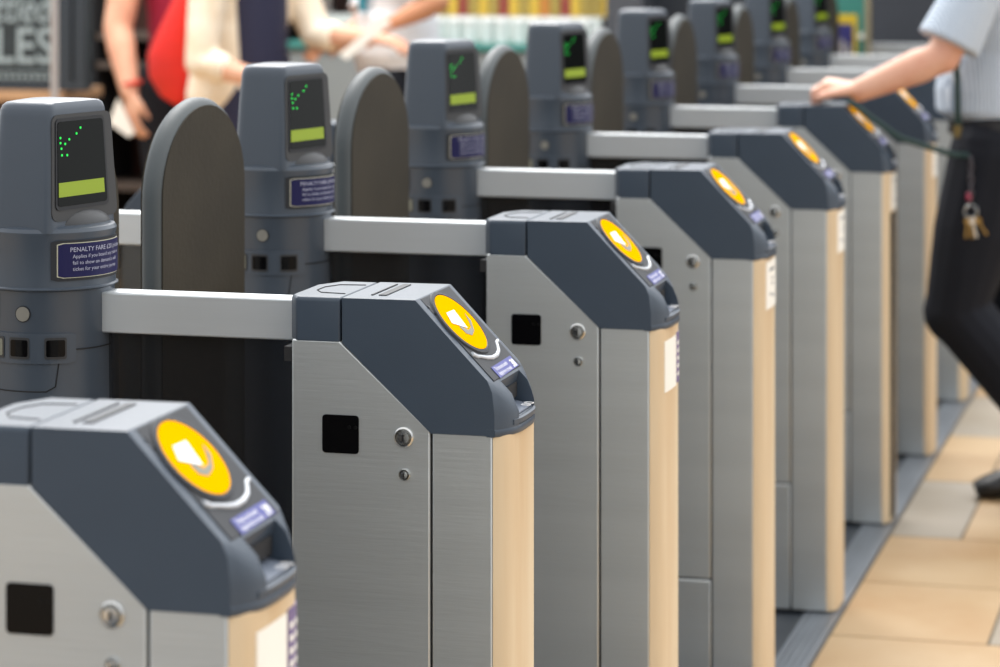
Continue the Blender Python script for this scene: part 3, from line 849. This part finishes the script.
# three passengers beyond the gates
def arm(sh, el, wr, hd, hn, curl, th): return (sh, el, wr, hd, hn, curl, th)
ax_, ay_ = -3.80, 9.80
PA = person('person in a crimson vest and black trousers, bare arm hanging with a red bracelet', (ax_, ay_, 0), (.25, 1, 0),
 dict(hip=(ax_, ay_, .92), waist=(ax_, ay_, 1.03), chest=(ax_, ay_, 1.25), neck=(ax_, ay_, 1.46), head=(ax_, ay_+.01, 1.61),
  arms=[arm((ax_-.19, ay_-.08, 1.38), (ax_-.215, ay_-.16, 1.09), (ax_-.135, ay_-.24, .865), (.12,-.1,-1), (-.6,-.8,0), .35, -1),
        arm((ax_+.20, ay_+.04, 1.38), (ax_+.26, ay_+.06, 1.12), (ax_+.25, ay_+.18, .93), (0,.6,-1), (1,0,0), .3, 1)],
  legs=[((ax_-.09, ay_, .88), (ax_-.09, ay_+.03, .49), (ax_-.09, ay_-.02, .085), (ax_-.09, ay_+.12, .045)),
        ((ax_+.09, ay_, .88), (ax_+.09, ay_+.1, .49), (ax_+.09, ay_+.12, .085), (ax_+.09, ay_+.26, .045))]),
 skinA, mat('crimson_vest', (150,16,52), .8), black_cloth, shoe_m, (60,40,30), 'none', vox=.010, bulk=1.22)
bm = bmesh.new(); wr = V((-.135+.006, -.236, .895)); tube(bm, [wr + V((.031*math.cos(2*PI*k/20), .031*math.sin(2*PI*k/20), .006*math.cos(2*PI*k/20))) for k in range(21)], .008, 8)
finish(bm, 'bracelet', mat('red_bracelet', (214,60,40), .5), PA, smooth=60)
bm = bmesh.new(); loft(bm, [[(-.055+dx, y, dz) for dx, dz in ((0,0),(.075,-.05),(.10,-.035),(.035,.09))] for y in (-.004, 0)])
tag(finish(bm, 'folded_paper', M['paper'], loc=(-3.945, 9.525, .755)), 'white folded paper held in the hanging hand', 'paper')
# red bag behind
bg = empty('red_bag', (-3.735, 9.44, .83), 'bright red bag hanging between the crimson vest and the cream cardigan', 'bag')
bm = bmesh.new()
for (z, w, d, ox) in ((0,.03,.03,.02),(.03,.065,.05,.0),(.10,.095,.065,-.01),(.20,.105,.07,-.005),(.30,.095,.065,.01),(.38,.07,.05,.03),(.42,.035,.03,.045)): pass
loft(bm, [ell_ring(V((ox, 0, z)), V((1,0,0)), V((0,1,0)), w, d, 20) for z, w, d, ox in ((0,.022,.03,.045),(.03,.055,.05,.025),(.10,.080,.065,.005),(.18,.082,.07,.004),(.27,.064,.06,.028),(.36,.045,.045,.055),(.44,.03,.03,.075))])
finish(bm, 'bag_body', mat('red_nylon', (226,36,24), .5, noise=.2, nscale=9, bump=.6, bscale=16), bg, smooth=70)
bm = bmesh.new(); tube(bm, [(.05,.0,.42), (.06,.04,.55), (.05,.14,.66), (.03,.22,.62), (-.02,.22,.45)], .012, 8)
finish(bm, 'bag_strap', mat('red_webbing', (190,30,24), .6), bg, smooth=60)

bx, by = -3.45, 9.47
cream = mat('cream_knit', (244,232,212), .85, noise=.12, nscale=10, rgb2=(228,208,180), bump=.5, bscale=22)
def cardigan(bm):
    fv = V((1,-.35,0)).normalized()
    torso(bm, [((bx-.05, by-.02, .80), .19, .14), ((bx-.04, by-.02, .88), .20, .155), ((bx-.03, by-.01, 1.0), .19, .15), ((bx-.02, by, 1.2), .185, .14)], fv)
PB = person('person in an open cream cardigan over a navy top, both arms reaching to the right', (bx, by, 0), (1, -.35, 0),
 dict(hip=(bx, by, .92), waist=(bx, by, 1.03), chest=(bx, by, 1.25), neck=(bx+.02, by, 1.46), head=(bx+.06, by-.01, 1.60),
  arms=[arm((bx-.06, by-.20, 1.37), (bx-.075, by-.27, .995), (bx+.17, by-.30, .935), (1,0,.1), (0,-1,.5), .4, 1),
        arm((bx+.07, by+.18, 1.37), (bx+.22, by+.10, 1.075), (bx+.47, by-.05, 1.075), (1,-.1,-.12), (0,-.3,1), .45, -1)],
  legs=[((bx-.03, by-.09, .88), (bx-.0, by-.09, .49), (bx-.04, by-.09, .085), (bx+.10, by-.12, .045)),
        ((bx+.03, by+.09, .88), (bx+.06, by+.09, .49), (bx+.03, by+.09, .085), (bx+.17, by+.05, .045))]),
 skinA, cream, navy_cloth, shoe_m, (120,84,50), 'three', cardigan, vox=.010, hair_long=1)
bm = bmesh.new(); fv = V((.80,-.60,0)).normalized(); sd = V((0,0,1)).cross(fv)
loft(bm, [ell_ring(V((z_*0+.03, -.045, z)), sd, fv, .118, .138, 20) for z, z_ in ((.98,0),(1.05,0),(1.2,0),(1.38,0))])
finish(bm, 'navy_top', navy_cloth, PB, smooth=60)

cx, cyy = -3.02, 9.85
pale = mat('pale_shirt', (238,240,244), .8, noise=.1, nscale=8, bump=.4, bscale=18)
PC = person('person in a white shirt with a teal tie, taking a slip of paper', (cx, cyy, 0), (-1, -.45, 0),
 dict(hip=(cx, cyy, .92), waist=(cx, cyy, 1.03), chest=(cx, cyy, 1.26), neck=(cx, cyy, 1.47), head=(cx-.05, cyy-.02, 1.62),
  arms=[arm((cx+.06, cyy-.2, 1.40), (cx+.24, cyy-.30, 1.20), (cx+.10, cyy-.33, 1.13), (-1,0,-.45), (0,-.6,.8), .4, 1),
        arm((cx-.06, cyy+.2, 1.38), (cx-.14, cyy+.05, 1.10), (cx-.17, cyy-.2, 1.03), (-.4,-1,0), (0,0,1), .4, -1)],
  legs=[((cx-.0, cyy-.09, .88), (cx-.02, cyy-.09, .49), (cx, cyy-.09, .085), (cx-.14, cyy-.12, .045)),
        ((cx+.05, cyy+.09, .88), (cx+.07, cyy+.09, .49), (cx+.06, cyy+.09, .085), (cx-.08, cyy+.06, .045))]),
 skinC, pale, black_cloth, shoe_m, (50,40,36), 'short', lambda bm: torso(bm, [((cx, cyy, .93), .17, .14), ((cx, cyy, 1.0), .19, .16), ((cx, cyy, 1.15), .18, .145)], V((-1,-.45,0)).normalized()), vox=.010)
bm = bmesh.new(); loft(bm, [[(-.105, -.125, 1.155), (-.065, -.150, 1.155), (-.065, -.157, 1.155), (-.105, -.132, 1.155)], [(-.11, -.122, 1.40), (-.07, -.14, 1.40), (-.07, -.15, 1.40), (-.11, -.13, 1.40)]])
finish(bm, 'tie', mat('teal_tie', (40,130,150), .6), PC)
bm = bmesh.new(); loft(bm, [[(-.09, y, -.055), (-.06, y, -.075), (.10, y, .055), (.07, y, .075)] for y in (0, .0015)])
tag(finish(bm, 'paper_slip', M['paper'], loc=(-2.99, 9.36, 1.075)), 'white slip of paper passing between the hands of two people', 'paper')

# ------------------------------------------------------------------ light
w = bpy.data.worlds.new('station_light'); sc.world = w; w.use_nodes = True; nt = w.node_tree
bgn = nt.nodes['Background']
tc = nt.nodes.new('ShaderNodeTexCoord'); sp = nt.nodes.new('ShaderNodeSeparateXYZ'); nt.links.new(tc.outputs['Generated'], sp.inputs[0])
r = nt.nodes.new('ShaderNodeValToRGB'); e = r.color_ramp.elements
mr = nt.nodes.new('ShaderNodeMapRange'); mr.inputs[1].default_value = -1; mr.inputs[2].default_value = 1
nt.links.new(sp.outputs[2], mr.inputs[0]); nt.links.new(mr.outputs[0], r.inputs[0])
e[0].position = .40; e[0].color = (.30,.30,.30,1)
e[1].position = 1; e[1].color = (1.0,1.0,1.0,1)
for p, c in ((.5, (.50,.51,.52,1)), (.56, (.58,.60,.62,1)), (.75, (.9,.92,.95,1))):
    q = e.new(p); q.color = c
# world made brighter ahead (+Y), an added glow to light the gate tops
m2 = nt.nodes.new('ShaderNodeMapRange'); m2.inputs[1].default_value = -.2; m2.inputs[2].default_value = .9
m2.inputs[3].default_value = 1.0; m2.inputs[4].default_value = 2.1
nt.links.new(sp.outputs[1], m2.inputs[0])
m3 = nt.nodes.new('ShaderNodeMath'); m3.operation = 'MULTIPLY'; m3.inputs[1].default_value = 1.25
nt.links.new(m2.outputs[0], m3.inputs[0])
nt.links.new(r.outputs[0], bgn.inputs[0]); nt.links.new(m3.outputs[0], bgn.inputs[1])
def sun(name, rot, strength, angle, col=(1,1,1)):
    d = bpy.data.lights.new(name, 'SUN'); d.energy = strength; d.angle = R(angle); d.color = col
    o = bpy.data.objects.new(name, d); COL.objects.link(o); o.rotation_euler = rot; o.location = (0, 3, 5); return o
sun('skylight', (R(-40), R(-14), 0), 1.6, 30, (1,.98,.95))

def added_fill(x, y, z, sx, sy, e):
    d = bpy.data.lights.new('added_fill', 'AREA'); d.shape = 'RECTANGLE'; d.size = sx; d.size_y = sy; d.energy = e; d.color = (1,.98,.95)
    o = bpy.data.objects.new('added_fill', d); COL.objects.link(o); o.location = (x, y, z)
added_fill(-3.6, 8.6, 4.0, 3.0, 1.5, 120)  # unseen fill light, added to brighten the people beyond the gates
vs = sc.view_settings
vs.view_transform = 'Standard'; vs.look = 'None'; vs.gamma = 1; vs.use_curve_mapping = False; vs.exposure = .25
